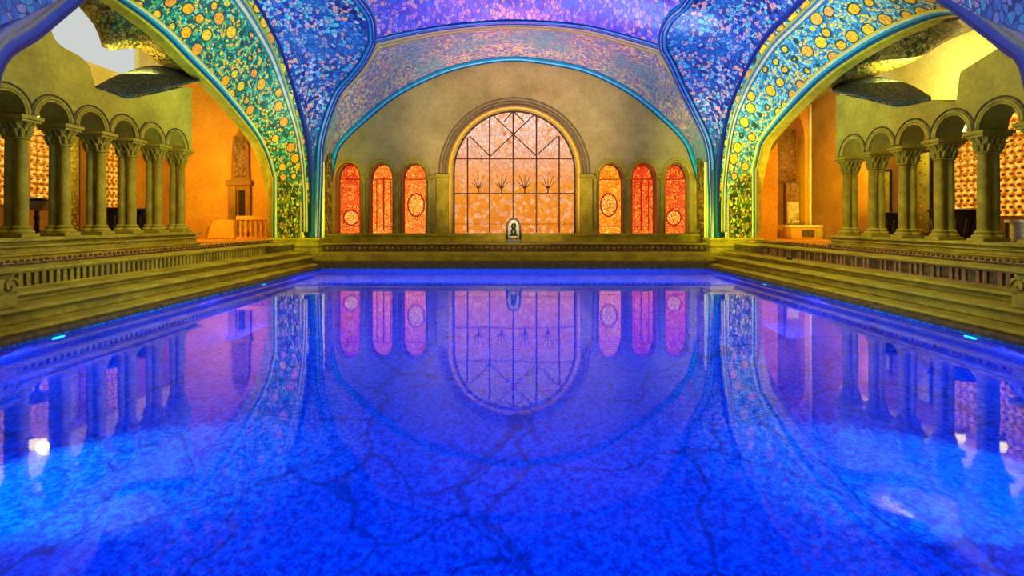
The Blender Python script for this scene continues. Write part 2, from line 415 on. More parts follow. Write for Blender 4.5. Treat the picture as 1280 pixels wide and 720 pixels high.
def spline(pts, n):
    """Catmull-Rom through pts, resampled to n points by arc length"""
    P = [Vector(p) for p in pts]; P = [P[0]*2-P[1]]+P+[P[-1]*2-P[-2]]; D = []
    for i in range(1, len(P)-2):
        for k in range(16):
            t = k/16; a, b, c, d = P[i-1], P[i], P[i+1], P[i+2]
            D.append(.5*((2*b)+(c-a)*t+(2*a-5*b+4*c-d)*t*t+(3*b-a-3*c+d)*t**3))
    D.append(P[-2]); L = [0]
    for i in range(1, len(D)): L.append(L[-1]+(D[i]-D[i-1]).length)
    out = []; j = 0
    for k in range(n):
        s = L[-1]*k/(n-1)
        while j < len(L)-2 and L[j+1] < s: j += 1
        out.append(D[j].lerp(D[j+1], (s-L[j])/max(1e-9, L[j+1]-L[j])))
    return out
def length(c): return sum((c[i+1]-c[i]).length for i in range(len(c)-1))

def loft(A, B, k=8, bulge=0.0, bdir=None, ucenter=None):
    """surface between two curves of equal count; UVs in metres (u along, v across)"""
    n = len(A); rows = []; uvs = []; la = 0; acc = [0]
    for i in range(1, n): acc.append(acc[-1]+((A[i]-A[i-1]).length+(B[i]-B[i-1]).length)/2)
    for j in range(k+1):
        t = j/k; r = []; u = []
        for i in range(n):
            p = A[i].lerp(B[i], t)
            if bulge:
                p = p+(Vector(bdir) if bdir is not None else Vector((0, 0, 1)))*bulge*math.sin(PI*t)*math.sin(PI*min(1, max(0, i/(n-1))))
            r.append(p); u.append((acc[i], (A[i]-B[i]).length*t))
        rows.append(r); uvs.append(u)
    return MB().grid(rows, uvs)

CEN = Vector((0, 12, 2.5))
def sweep(C, w0, w1, prot, cen=CEN, round_=True, lat=None, out=None, vflip=False):
    """band along curve C: across from w0 to w1 on the lateral, standing proud by prot towards the room"""
    n = len(C); rows = []; uvs = []; m = 9; acc = 0; lastL = None
    R = [[] for _ in range(m)]; U = [[] for _ in range(m)]
    for i in range(n):
        if i: acc += (C[i]-C[i-1]).length
        t = (C[min(i+1, n-1)]-C[max(i-1, 0)]).normalized()
        o = Vector(out) if out is not None else (cen-C[i])
        o = (o-t*o.dot(t)).normalized(); L = t.cross(o).normalized()
        if lat is not None and L.dot(Vector(lat(C[i]) if callable(lat) else lat)) < 0: L = -L
        for j in range(m):
            a = j/(m-1); h = prot*(math.sin(PI*a)**.5 if round_ else (1 if 0 < j < m-1 else 0))
            R[j].append(C[i]+L*(w0+(w1-w0)*a)+o*h); U[j].append((acc, min(.999, a)))
    return MB().grid(R, U)

# ================================================================== STRUCTURE
WX, WY1 = 6.4, 16.0
# pool basin and water
b = MB()
b.box(-WX, WX, -2.4, WY1, -1.75, -1.6)
basin = struct(b.build('floor_pool_basin', M['pool']))
for nm, a in (('wall_pool_left', (-WX-.3, -WX, -2.4, WY1)), ('wall_pool_right', (WX, WX+.3, -2.4, WY1)), ('wall_pool_back', (-WX-.3, WX+.3, WY1, WY1+.3)), ('wall_pool_front', (-WX-.3, WX+.3, -2.7, -2.4))):
    struct(MB().box(*a, -1.75, .02).build(nm, M['pool']))
wt = MB().grid([[(-WX, -2.4, 0), (WX, -2.4, 0)], [(-WX, WY1, 0), (WX, WY1, 0)]]).build('pool_water', M['water'])
wt['kind'] = 'structure'

# back ledge: dark riser, light coping, ornament band, sill
def band_relief(x0, x1, y, z0, z1, step, depth=.03, axis='x'):
    """running scroll ornament: a row of small bosses"""
    m = MB(); n = int(abs(x1-x0)/step)
    for k in range(n):
        c = x0+(x1-x0)*(k+.5)/n; zz = (z0+z1)/2; r = min(step*.42, (z1-z0)*.42)
        if axis == 'x': m.ball((c, y, zz+(.12*r if k % 2 else -.12*r)), r, 8, (1, .5, .8))
        else: m.ball((y, c, zz+(.12*r if k % 2 else -.12*r)), r, 8, (.5, 1, .8))
    return m
led = thing('back_ledge', 'low stepped stone ledge with scroll band along the far end of the pool', 'ledge', (0, 17, 0))
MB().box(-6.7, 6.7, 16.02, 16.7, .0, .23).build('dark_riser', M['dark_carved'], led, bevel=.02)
m = MB(); m.box(-6.95, 6.95, 16.35, 17.6, .23, .36); m.box(-6.95, 6.95, 16.45, 17.6, .36, .49); m.build('coping', M['olive'], led, bevel=.02)
m = MB(); m.box(-6.95, 6.95, 17.4, 18.7, .49, .74); m.build('frieze', M['dark_carved'], led)
band_relief(-6.9, 6.9, 17.39, .5, .73, .2).build('scroll_ornament', M['carved'], led, smooth=True)
m = MB(); m.box(-6.95, 6.95, 17.3, 18.7, .74, .79); m.box(-7.6, 7.6, 18.4, 19.2, .7, 1.02); m.box(-7.6, 7.6, 18.33, 19.2, 1.02, 1.1); m.build('sill', M['olive'], led, bevel=.015)

# ---- wall with openings whose sills share one height
def arcade_wall(axis, a0, a1, front, back, top, openings, base, step=.02):
    """openings: (centre, half width, spring z, rise). Solid from the arch line (or base) up to top(t)."""
    ts = set([a0, a1]); n = int(abs(a1-a0)/.25)
    for k in range(n+1): ts.add(a0+(a1-a0)*k/n)
    for c, hw, sp, rise in openings:
        for k in range(33):
            ts.add(c-hw*math.cos(PI*k/32))
        ts.add(c-hw-.0006); ts.add(c+hw+.0006)
    ts = sorted(t for t in ts if a0 <= t <= a1)
    def bot(t):
        for c, hw, sp, rise in openings:
            if abs(t-c) <= hw+1e-6:
                return sp+rise*math.sqrt(max(0, 1-((t-c)/hw)**2))
        return base
    m = MB(); rf = []; rb = []; tf = []; tb = []
    P = (lambda t, d, z: (t, d, z)) if axis == 'x' else (lambda t, d, z: (d, t, z))
    bs = [bot(t) for t in ts]; tp = [max(top(t), bs[i]+.02) for i, t in enumerate(ts)]
    K = 4
    for d in (front, back):
        m.grid([[P(t, d, bs[i]+(tp[i]-bs[i])*k/K) for i, t in enumerate(ts)] for k in range(K+1)])
    m.grid([[P(t, front, bs[i]) for i, t in enumerate(ts)], [P(t, back, bs[i]) for i, t in enumerate(ts)]])
    m.grid([[P(t, front, tp[i]) for i, t in enumerate(ts)], [P(t, back, tp[i]) for i, t in enumerate(ts)]])
    for e in (0, -1):
        t = ts[e]; m.grid([[P(t, front, bs[e]), P(t, back, bs[e])], [P(t, front, tp[e]), P(t, back, tp[e])]])
    return m

BY = 19.2; PX = BY/F
def bx(px): return (px-X0)*PX
def bz(py): return CH+(YH-py)*PX
SILL = 1.1
smallw = [(435, 15, 'l'), (476, 15, 'l'), (517, 15.5, 'l'), (764, 15.5, 'r'), (805, 15, 'r'), (846, 15, 'r')]
ops = [(bx(p), h*PX, bz(222), bz(204)-bz(222)) for p, h, s in smallw]
ops.append((0.0, 76*PX, bz(215), 76*PX))
ops.sort()
wb = struct(arcade_wall('x', -8.1, 8.1, BY, BY+.35, lambda t: 9.4, ops, SILL).build('wall_back', M['wall'], merge=False))
# wall between openings below the spring line comes from the same mesh: base = SILL
struct(MB().box(-8.1, 8.1, BY, BY+.35, 0, SILL).build('trim_1', M['olive']))
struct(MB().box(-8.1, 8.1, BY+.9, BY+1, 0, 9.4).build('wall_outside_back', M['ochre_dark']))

# raised trims on the back wall: impost moulding, archivolts
def arc_pts(c, r, sp, y, rise=None, n=40, legs=0):
    P = [Vector((c-r*math.cos(PI*k/n), y, sp+(rise or r)*math.sin(PI*k/n))) for k in range(n+1)]
    if legs: P = [Vector((c-r, y, sp-legs))]+P+[Vector((c+r, y, sp-legs))]
    return P
tr = MB()
for x0, x1 in ((408, 418), (452, 459), (493, 500), (535, 549), (735, 745), (782, 788), (822, 829), (863, 872)):
    tr.box(bx(x0), bx(x1), BY-.12, BY+.02, bz(224), bz(220))
o = struct(tr.build('trim_2', M['olive'], bevel=.01))
# ---- the great window
win = struct(MB().prism([(x, z) for x, y, z in arc_pts(0, 76*PX, bz(215), 0, n=48)]+[(76*PX, SILL), (-76*PX, SILL)], 'y', BY+.2, BY+.23).build('window_1', M['g_main']))
def bar(m, p, q, w=.06):
    m.tube([onY(*p, BY+.17)*1.0, onY(*q, BY+.17)*1.0], w/2, 6)
m = MB()
K = BY+.17
for x, t in ((584.5, 172), (612, 145), (641.5, 137), (670.5, 145), (699, 170)): bar(m, (x, 291), (x, t))
for y, a, c in ((198.6, 568, 716), (241.7, 565, 719)): bar(m, (a, y), (c, y), .045)
bar(m, (565, 280), (719, 280), .02)
for p, q in (((613, 141), (670.5, 195)), ((667, 144), (612, 196)), ((587, 170), (612, 195)), ((697, 170), (672, 193)), ((641.5, 139), (655, 152)), ((641.5, 139), (630, 152))): bar(m, p, q, .045)
m.build('window_bars', M['lead'], win)
m = MB()
for cx in (598, 627, 656, 685):                       # leaded trees standing on the lower transom
    for k in range(5):
        a = -.9+.45*k; L = 15 if k in (1, 2, 3) else 11
        p0 = (cx, 241-5); p1 = (cx+math.sin(a)*L*.5, 236-math.cos(a)*L*.55); p2 = (cx+math.sin(a)*L, 236-math.cos(a)*L*1.25)
        m.tube([onY(*p0, K), onY(*p1, K), onY(*p2, K)], [.022, .016, .008], 5)
    m.tube([onY(cx, 242, K), onY(cx, 235, K)], .028, 5)
m.build('tree_leading', M['lead'], win)
C = arc_pts(0, 78.5*PX, bz(215), BY+.02, n=48, legs=bz(215)-SILL)
m = sweep(C, 0, .17, .07, out=(0, -1, 0), lat=lambda p: (p.x, 0, p.z-bz(215)) if p.z > bz(215) else (p.x, 0, 0))
m.build('gilded_frame', M['gold'], win, smooth=True)
C = arc_pts(0, 75.5*PX, bz(215), BY+.0, n=48, legs=bz(215)-SILL)
MB().tube(C, .035, 8).build('dark_frame', M['lead'], win, smooth=True)
C = arc_pts(0, 86*PX, bz(217), BY, n=48)
m = MB(); m.add([], []); 
for r, w_ in ((85, .11), (89.5, .09), (94, .07)):
    m.tube(arc_pts(0, r*PX, bz(217), BY-.01, n=48), w_*.6, 8)
m.build('archivolt', M['brownring'], win, smooth=True)
for s in (-1, 1):
    m = MB(); m.box(s*82*PX, s*97*PX, BY-.14, BY+.02, SILL, bz(222)); m.box(s*80.5*PX, s*99*PX, BY-.2, BY+.02, bz(222), bz(218)); m.box(s*80.5*PX, s*99*PX, BY-.2, BY+.02, SILL, SILL+.12)
    m.build('jamb', M['olive'], win, bevel=.015)

# ---- six small windows
wm = ['g_red', 'g_orange', 'g_orange', 'g_amber', 'g_red', 'g_red']
for i, ((p, h, sd), mm) in enumerate(zip(smallw, wm)):
    c = bx(p); hw = h*PX; sp = bz(222); s = -1 if sd == 'l' else 1
    dy = .22
    sh = -s*.06
    out = [(c-hw*.92+sh, SILL), (c+hw*.98+sh, SILL), (c+hw*.98+sh, sp-.12), (c+hw*.86+sh, sp)]
    out += [(c+sh+hw*.86*math.cos(PI*k/16), sp+.52*math.sin(PI*k/16)) for k in range(1, 16)]
    out += [(c-hw*.86+sh, sp), (c-hw*.92+sh, sp-.12)]
    wo = struct(MB().prism(out, 'y', BY+dy, BY+dy+.03).build('window_%d' % (i+2), M[mm]))
    C = arc_pts(c, hw*1.12, sp, BY, .66, 24)
    m = MB(); m.tube(C, .045, 8); m.tube(arc_pts(c, hw*1.3, sp, BY, .78, 24), .03, 6)
    m.build('archivolt', M['olive'], wo, smooth=True)
    MB().tube(arc_pts(c, hw*1.0, sp, BY-.005, .575, 24, legs=sp-SILL), .022, 6).build('frame', M['g_line'] if i in (0, 4) else M['carved'], wo, smooth=True)
    m = MB(); K2 = BY+dy-.015
    zc = bz(256 if i in (2, 3) else 272)
    if i in (2, 3, 0, 5):
        rx, rz = (.33, .46) if i in (2, 3) else (.3, .3)
        oo = [(c+sh+rx*math.cos(2*PI*k/24), zc+rz*math.sin(2*PI*k/24)) for k in range(24)]
        MB().prism(oo, 'y', K2, K2+.01).build('medallion', M['g_gold'], wo)
        m.tube([(x, K2-.01, z) for x, z in oo], .03, 6, True)
    else:
        m.tube([(c+sh, K2, SILL+.1), (c+sh, K2, sp)], .03, 6); m.tube([(c+sh-.28, K2, SILL+.1), (c+sh-.28, K2, sp-.1)], .02, 6)
        m.tube([(c+sh+.3, K2, SILL+.1), (c+sh+.3, K2, sp-.1)], .02, 6)
    m.tube([(c+sh-hw*.85, K2, sp-.05), (c+sh+hw*.85, K2, sp-.05)], .022, 6)
    m.tube([(c+sh-hw*.85, K2, SILL+.28), (c+sh+hw*.85, K2, SILL+.28)], .018, 6)
    m.build('leading', M['g_line'], wo, smooth=True)

# ---- slim colonnettes between the windows
def colonnette(px, label):
    x = bx(px); t = thing('colonnette', label, 'column', (x, BY-.12, SILL), 'slim colonnettes between the back wall windows')
    z0, z1 = SILL, bz(224)
    m = MB().lathe(x, BY-.12, [(.09, z0), (.09, z0+.05), (.07, z0+.08), (.08, z0+.12), (.05, z0+.16)], 12); m.build('base', M['olive'], t, smooth='auto')
    MB().lathe(x, BY-.12, [(.05, z0+.16), (.046, z1-.22)], 12).build('shaft', M['olive'], t, smooth='auto')
    m = MB().lathe(x, BY-.12, [(.05, z1-.22), (.055, z1-.18), (.05, z1-.16), (.1, z1-.04)], 12); m.box(x-.11, x+.11, BY-.23, BY-.005, z1-.04, z1); m.build('capital', M['olive'], t, smooth='auto')
    return t
for px, lb in ((413, 'slim stone colonnette at the dark corner beside the outer red window'), (456, 'slim stone colonnette between the outer red window and the barred orange window, left group'),
               (496.5, 'slim stone colonnette between barred orange and oval medallion windows, left group'), (537, 'slim stone colonnette between the orange medallion window and the great arched window'),
               (744, 'slim stone colonnette between the great arched window and the amber medallion window'), (785, 'slim stone colonnette between the amber medallion window and its red neighbour'),
               (826, 'slim stone colonnette between the two red windows of the right group'), (868, 'slim stone colonnette at the dark corner beyond the rightmost red window')):
    colonnette(px, lb)

# ---- side walls and aisles
def z_of(px, py, X): return onX(px, py, X).z
for s, nm in ((-1, 'left'), (1, 'right')):
    XO = 13.2 if s < 0 else 11.8
    # end wall of the aisle (ochre), outer wall
    if s < 0:
        struct(MB().box(-13.4, -8.1, BY, BY+.3, 0, 9.4).build('wall_end_left', M['ochre']))
    else:
        # recess with an arched head in the right end wall
        op = [(bx(989), 17*PX, bz(178), 1.3)]
        struct(arcade_wall('x', 8.1, 12.0, BY, BY+.5, lambda t: 9.4, op, .9).build('wall_end_right', M['ochre'], merge=False))
        struct(MB().box(8.1, 12.0, BY, BY+.5, 0, .9).build('baseboard_end_right', M['ochre']))
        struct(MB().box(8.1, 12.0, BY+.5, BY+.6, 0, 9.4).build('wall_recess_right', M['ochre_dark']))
    if s < 0:
        m = MB()
        y0, y1, z0, z1 = 11.2, 18.3, 6.5, 8.9     # tall clerestory opening
        m.box(-13.4, -13.2, -2.4, BY, 4.7, z0); m.box(-13.4, -13.2, -2.4, y0, z0, 9.4); m.box(-13.4, -13.2, 16.9, BY, z0, 9.4); m.box(-13.4, -13.2, y0, 16.9, z1, 9.4)
        struct(m.build('wall_left', M['cream']))
        struct(MB().box(-13.4, -13.2, -2.4, BY, 0, 4.7).build('wall_left_lower', M['ochre_dark']))  # aisle darkness put into the wall colour
        wo = struct(MB().box(-13.36, -13.33, y0, 16.9, z0, z1).build('window_8', M['sky_glow']))
        mm = MB(); mm.box(-13.3, -13.18, y0, 16.9, z0, z0+.02); mm.box(-13.3, -13.15, y0, 16.9, z1-.1, z1); mm.box(-13.3, -13.15, y0, y0+.1, z0, z1); mm.box(-13.3, -13.15, 16.8, 16.9, z0, z1)
        mm.build('window_frame', M['cream'], wo)
    else:
        m = MB(); m.box(11.8, 12.0, -2.4, 17.4, 4.3, 9.4); struct(m.build('wall_right', M['cream']))
        m = MB(); m.box(11.8, 12.0, -2.4, 17.4, 0, 4.3); m.box(11.8, 12.0, 17.4, BY, 0, 9.4); struct(m.build('wall_right_lower', M['ochre_dark']))  # lower and far wall coloured darker for the dim aisle
    # aisle floor
    struct(MB().box(s*8.35, s*XO, -2.4, BY, .5, .9).build('floor_aisle_'+nm, M['ochre']))
    struct(MB().box(s*8.3, s*(XO+.2), -2.4, BY+.3, 9.2, 9.4).build('ceiling_aisle_'+nm, M['cream']))

# ---- stepped pool side, with fluted riser
def ridge(m, s, x0, x1, y0, y1, z0, z1): m.box(s*x0, s*x1, y0, y1, z0, z1)
for s, nm in ((-1, 'left'), (1, 'right')):
    t = thing('pool_steps', 'long moulded stone steps with a %s riser down the %s side of the pool' % ('fluted' if s < 0 else 'worn carved', nm), 'steps', (s*7.3, 8, 0))
    m = MB(); ridge(m, s, 6.4, 8.3, -2.4, 16.2, .0, .1); m.build('water_coping', M['dark_carved'], t, bevel=.03)
    m = MB(); ridge(m, s, 6.55, 8.3, -2.4, 16.9, .1, .16); ridge(m, s, 6.95, 8.3, -2.4, 17.0, .16, .34); ridge(m, s, 6.82, 8.3, -2.4, 17.0, .33, .39); m.build('lower_tread', M['olive'], t, bevel=.025)
    m = MB(); ridge(m, s, 7.38, 8.35, -2.4, 17.15, .39, .5); ridge(m, s, 7.26, 8.35, -2.4, 17.15, .49, .545); m.build('upper_tread', M['olive'], t, bevel=.02)
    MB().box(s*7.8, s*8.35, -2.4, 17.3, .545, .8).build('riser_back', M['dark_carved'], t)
    m = MB(); ridge(m, s, 7.74, 8.35, -2.4, 17.3, .545, .565); ridge(m, s, 7.74, 8.35, -2.4, 17.3, .775, .8)
    y = 6.8
    while y < 15.0:
        if s < 0 or int(y*7) % 3: m.tube([(s*7.785, y, .56), (s*7.785, y, .79)], .036, 6)
        y += .125
    m.build('fluted_riser', M['olive'] if s < 0 else M['carved'], t)
    m = MB(); ridge(m, s, 7.7, 8.6, -2.4, 17.3, .8, .85); m.build('nosing', M['olive'], t, bevel=.015)
    m = band_relief(4, 16.6, s*8.36, .87, .97, .11, axis='y'); m.box(s*8.3, s*8.5, 4, 16.6, .85, .89); m.build('carved_edging', M['dark_carved'], t, smooth=True)

# ---- colonnade plinths, columns, walls
def build_column(x, y, z0, z1, label, group):
    t = thing('arcade_column', label, 'column', (x, y, z0), group)
    h = z1-z0
    sg = 1 if x > 0 else -1
    MB().box(x-sg*.19, x+sg*.34, y-.17, y+.17, z0, z0+.07).build('plinth_slab', M['olive'], t, bevel=.01)
    x0_ = x
    for x in (x0_-sg*.03, x0_+sg*.18):
        twin_shaft(x, y, z0, z1, h, t)
    x = x0_
    m = MB(); m.box(x-sg*.21, x+sg*.36, y-.18, y+.18, z1-.12, z1-.07); m.box(x-sg*.24, x+sg*.39, y-.21, y+.21, z1-.07, z1)
    m.build('abacus', M['olive'], t, bevel=.012)
    return t
def twin_shaft(x, y, z0, z1, h, t):
    m = MB(); m.lathe(x, y, [(.165, z0+.07), (.17, z0+.1), (.15, z0+.13), (.12, z0+.15), (.135, z0+.18), (.1, z0+.22)], 20)
    m.build('base', M['olive'], t, smooth='auto')
    MB().lathe(x, y, [(.088, z0+.2), (.09, z0+h*.4), (.08, z1-.42)], 20).build('shaft', M['olive'], t, smooth='auto')
    m = MB().lathe(x, y, [(.085, z1-.43), (.112, z1-.42), (.112, z1-.39), (.09, z1-.38), (.09, z1-.28), (.12, z1-.18), (.155, z1-.12)], 20)
    for r0, r1, za, zb, off in ((.09, .14, z1-.38, z1-.24, 0), (.1, .18, z1-.28, z1-.12, .39)):
        for k in range(8):                        # leaves curling out of the bell
            a = 2*PI*k/8+off; c, s_ = math.cos(a), math.sin(a)
            m.tube([(x+r0*c, y+r0*s_, za), (x+(r0+.02)*c, y+(r0+.02)*s_, (za+zb)/2), (x+r1*c, y+r1*s_, zb), (x+(r1+.015)*c, y+(r1+.015)*s_, zb-.035)], [.03, .034, .024, .012], 6)
    m.build('capital', M['olive'], t, smooth='auto')
ords = ['first', 'second', 'third', 'fourth', 'fifth', 'sixth', 'seventh', 'eighth']
for s, nm in ((-1, 'left'), (1, 'right')):
    XC = 8.95
    zb, zi = (1.3, 3.5) if s < 0 else (1.2, 3.3)
    YE = (12.85, 12.9)[s > 0]; sp = (.83, .94)[s > 0]
    n = (8, 7)[s > 0]
    t = thing('arcade_plinth', 'long moulded olive stone plinth carrying the %s colonnade' % nm, 'plinth', (s*9.2, 9, .85))
    d = zb-.85
    m = MB()
    for k, (dx, a, c) in enumerate(((0, 0, .3), (-.05, .3, .38), (.06, .38, .62), (.0, .62, .72), (.07, .72, .86), (-.03, .86, 1))):
        m.box(s*(8.6+dx), s*10.4, 5.0, YE+.28-dx, .85+d*a, .85+d*c)
    m.build('block', M['olive'], t, bevel=.012)
    XO = 13.2 if s < 0 else 11.8
    c0 = None
    for k in range(n):
        y = YE-sp*k
        lb = '%s stone column of the %s arcade counted from the ochre end wall' % (ords[k], nm)
        if c0 is None:
            c0 = build_column(s*XC, y, zb, zi, lb, '%s arcade columns' % nm)
        else:
            dup(c0, (0, -sp*k, 0), lb)
    # wall above the columns with round arches
    ops = [(YE-sp*(k+.5), sp*.5-.1, zi+.02, sp*.5-.1+.04) for k in range(n-1)]
    if s < 0:
        tp = [(0, -60), (40, -40), (58, 0), (62, 26), (68, 48), (82, 61), (97, 68), (116, 88), (119, 107), (165, 121), (235, 108)]
    else:
        tp = [(1300, -60), (1290, 0), (1270, 46), (1245, 62), (1200, 90), (1195, 128), (1163, 124), (1120, 132), (1048, 118)]
    tp = [(p.x, p.y) for p in spline([Vector((a, c, 0)) for a, c in tp], 60)] if s < 0 else tp
    T = sorted([(onX(px, py, s*(XC-.2)).y, onX(px, py, s*(XC-.2)).z) for px, py in tp])
    def top(y, T=T):
        if y <= T[0][0]: return T[0][1]
        for (a, za), (c, zc) in zip(T, T[1:]):
            if a <= y <= c: return za+(zc-za)*(y-a)/(c-a)
        return T[-1][1]
    y0 = YE-sp*(n-1)-.17
    wl = struct(arcade_wall('y', y0, YE+.17, s*(XC-.2), s*(XC+.35), top, ops, zi).build('wall_arcade_'+nm, M['olive_block'], merge=False))
    m = MB(); m2 = MB()
    for c, hw, sp_, rise in ops:
        for mm, r, w_, in ((m, hw+.05, .03), (m2, hw+.115, .018), (m, hw+.0, .02)):
            mm.tube([(s*(XC-.21), c-r*math.cos(PI*k/24), sp_+(r+.03)*math.sin(PI*k/24)) for k in range(25)], w_, 6)
    m.build('arch_moulding', M['olive'], wl, smooth=True); m2.build('arch_shadow_moulding', M['dark_carved'], wl, smooth=True)
    struct(MB().box(s*(XC-.2), s*(XC+.35), -2.4, y0, 0, 9.2).build('wall_near_'+nm, M['olive_block']))

# ---- pier pedestals and piers
CUR = {}
for s, nm in ((-1, 'left'), (1, 'right')):
    for far in (1, 0):
        y0, y1 = (17.0, 18.8) if far else (5.2, 6.72)
        zt = 1.0 if far else .95
        xa, xb = 6.95, (8.8 if far else 8.55)
        t = thing('pier_pedestal', 'moulded %s stone pedestal under the %s mosaic pier%s' % ('yellow' if s > 0 else 'olive', nm, ' by the back ledge' if far else ' at the near end of the steps'), 'pedestal', (s*7.9, (y0+y1)/2, .39))
        m = MB()
        H = zt-.39
        for dx, a, c in ((0, 0, .42), (.06, .42, .5), (-.02, .5, .72), (.04, .72, .86), (-.05, .86, 1)):
            m.box(s*(xa+dx), s*(xb-dx*.5), y0+dx, y1, .39+H*a, .39+H*c)
        m.build('block', M['olive'], t, bevel=.02)
        if not far:
            m = MB(); m.box(s*6.94, s*6.99, y1-.95, y1-.02, .6, .8)
            for k in range(3):
                m.ball((s*(6.97), y1-.12-.3*k, .7), .07, 10, (.6, 1, 1.3))
                m.tube([(s*6.93, y1-.12-.3*k+.1*math.cos(a*.5)*(1-a/16), .7+.12*math.sin(a*.5)*(1-a/16)) for a in range(14)], .02, 5)
            m.build('scroll_carving', M['olive'], t, smooth=True)
    # measured arch lines
    if s < 0:
        fo = [(388, 290), (387, 230), (382, 175), (370, 125), (360, 90), (350, 60), (335, 30), (318, 0)]
        fill = [(12.2, 8.05), (11.1, 8.0), (10.1, 7.55), (9.0, 6.55)]
        ne = [(100, 0), (50, 42), (0, 85)]
        fi = [(345, 292), (345, 255), (337, 210), (320, 172), (275, 118), (232, 75), (200, 43), (150, 5)]
        fin = [(9.6, 6.35), (8.6, 5.9), (7.7, 5.0), (7.1, 3.9)]
    else:
        fo = [(898, 290), (899, 230), (905, 175), (912, 140), (925, 105), (940, 75), (960, 45), (985, 20), (1005, 0)]
        fill = [(11.0, 7.2), (10.0, 6.95), (9.0, 6.25)]
        ne = [(1177, 0), (1225, 36), (1255, 60), (1280, 88)]
        fi = [(941, 292), (941, 240), (950, 195), (960, 172), (1022, 107), (1085, 62), (1160, 27)]
        fin = [(9.2, 5.55), (8.4, 5.1), (7.5, 4.3), (7.05, 3.3)]
    XA, XB = s*7.2, s*8.65
    O = [onX(p, q, XA) for p, q in fo]+[Vector((XA, y, z)) for y, z in fill]+[onX(p, q, XA) for p, q in ne]+[Vector((XA, 6.62, 2.4)), Vector((XA, 6.6, .95))]
    I = [onX(p, q, XB) for p, q in fi]+[Vector((XB, y, z)) for y, z in fin]+[Vector((XB, 6.75, 2.2)), Vector((XB, 6.7, .95))]
    O = spline(O, 121); I = spline(I, 121)
    CUR[s] = O
    ar = thing('mosaic_arch', 'broad %s mosaic arch with gold rosettes spanning the %s side of the pool' % ('green' if s < 0 else 'turquoise', nm), 'arch', (s*7.9, 12, 1))
    loft(O, I, 12).build('soffit', M['m_green' if s < 0 else 'm_turq'], ar, smooth=True)
    rad = lambda p: (0, p.y-11.8, p.z-2.2)
    m = sweep(O, -.06, .42, .07, out=(-s, 0, 0), lat=rad); m.build('blue_outer_rib', M['rib_side'], ar, smooth=True)
    def border(t0, t1, mat, name, proud=.03):
        A = []; B = []
        for p, q in zip(I, O):
            nn = Vector((0, 11.8-(p.y+q.y)/2, 2.5-(p.z+q.z)/2)).normalized()*proud
            A.append(p.lerp(q, t0)+nn); B.append(p.lerp(q, t1)+nn)
        mm = loft(A, B, 4); 
        mm.uv = []
        for f in mm.f:
            mm.uv.append([(i % len(A)*.12, min(.999, (i//len(A))/4)) for i in f])
        mm.build(name, M[mat], ar, smooth=True, solid=.02)
    border(0, .17 if s > 0 else .12, 'rib_inner', 'banded_inner_border')
    border(.8, .93, 'rib_outer', 'lilac_outer_border')
    # plaster reveal behind the inner edge
    I2 = [Vector((s*8.98, p.y, p.z-.0)) for p in I]
    loft(I, I2, 2).build('plaster_reveal', M['olive'], ar, smooth=True)
    # pier body: mosaic clad, standing behind the arch foot
    for far in (1, 0):
        ya, yb = (17.15, 18.7) if far else (5.3, 6.55)
        t = thing('mosaic_pier', 'square pier clad in leafy green mosaic, %s end of the %s steps' % ('far' if far else 'near', nm), 'pier', (s*7.9, (ya+yb)/2, 1.0 if far else .95))
        zt = 4.2
        m = MB(); m.box(s*7.1, s*8.6, ya, yb, 1.0 if far else .95, zt); m.build('body', M['m_pier'], t)
        if far:
            z0 = 1.0
            m = MB().grid([[Vector((s*x, 17.08, z0)) for x in (8.45, 7.62)], [Vector((s*x, 17.08, 3.2)) for x in (8.45, 7.62)]], [[(0, 0), (.83, 0)], [(0, 2.2), (.83, 2.2)]])
            m.build('leaf_panel', M['m_pier'], t)
            def strip(x0, x1, y, mat, name, zt=3.6, w=.05):
                C = [Vector((s*(x0+x1)/2, y, z0+(zt-z0)*k/8)) for k in range(9)]
                sweep(C, -(x1-x0)/2, (x1-x0)/2, w, out=(0, -1, 0), round_=True).build(name, M[mat], t, smooth=True)
            strip(8.45, 8.62, 17.1, 'rib_inner', 'edge_strip')
            strip(7.5, 7.64, 17.1, 'strip_yellow', 'edge_strip')
            strip(6.98, 7.34, 16.98, 'strip_blue', 'blue_strip', 3.4)
            strip(6.8, 6.95, 17.2, 'strip_yellow', 'beaded_strip', 3.7)

# ================================================================== VAULT
RL = [(397, 290, 17.1), (399, 230, 17.1), (402, 175, 17.1), (420, 120, 16.8), (440, 95, 16.4), (455, 75, 16.0), (466, 52, 15.5), (464, 25, 14.9), (455, 8, 14.4), (445, -6, 13.9)]
RR = [(891, 290, 17.1), (889, 230, 17.1), (885, 180, 17.1), (865, 135, 16.8), (850, 105, 16.4), (840, 82, 16.0), (828, 60, 15.5), (828, 42, 15.1), (838, 22, 14.8), (858, 3, 14.4)]
YM = 11.8
mir = lambda p: Vector((p.x, 2*YM-p.y-.7*min(1, max(0, (7.2-p.z)/4)), p.z))
RIB = {}; LOW = {}; UP = {}
for s, R in ((-1, RL), (1, RR)):
    P = [onY(*p) for p in R]; P[0].z = 1.0
    last = P[-1]; mid = Vector((last.x*1.02, YM, last.z+.45))
    up = P[6:]+[Vector(((last.x+mid.x)/2*1.0, (last.y+YM)/2, last.z+.33)), mid]
    UP[s] = spline(up+[mir(p) for p in up[-2::-1]], 41)
    LOW[s] = spline(P[:7], 40)
    RIB[s] = LOW[s][:-1]+UP[s]+[mir(p) for p in LOW[s][-2::-1]]
ce = thing('vault', 'high vaulted ceiling clad in blue and violet mosaic with banded ribs', 'vault', (0, 12, 8)); ce.name = 'ceiling'
ce['kind'] = 'structure'; del ce['category']; del ce['label']
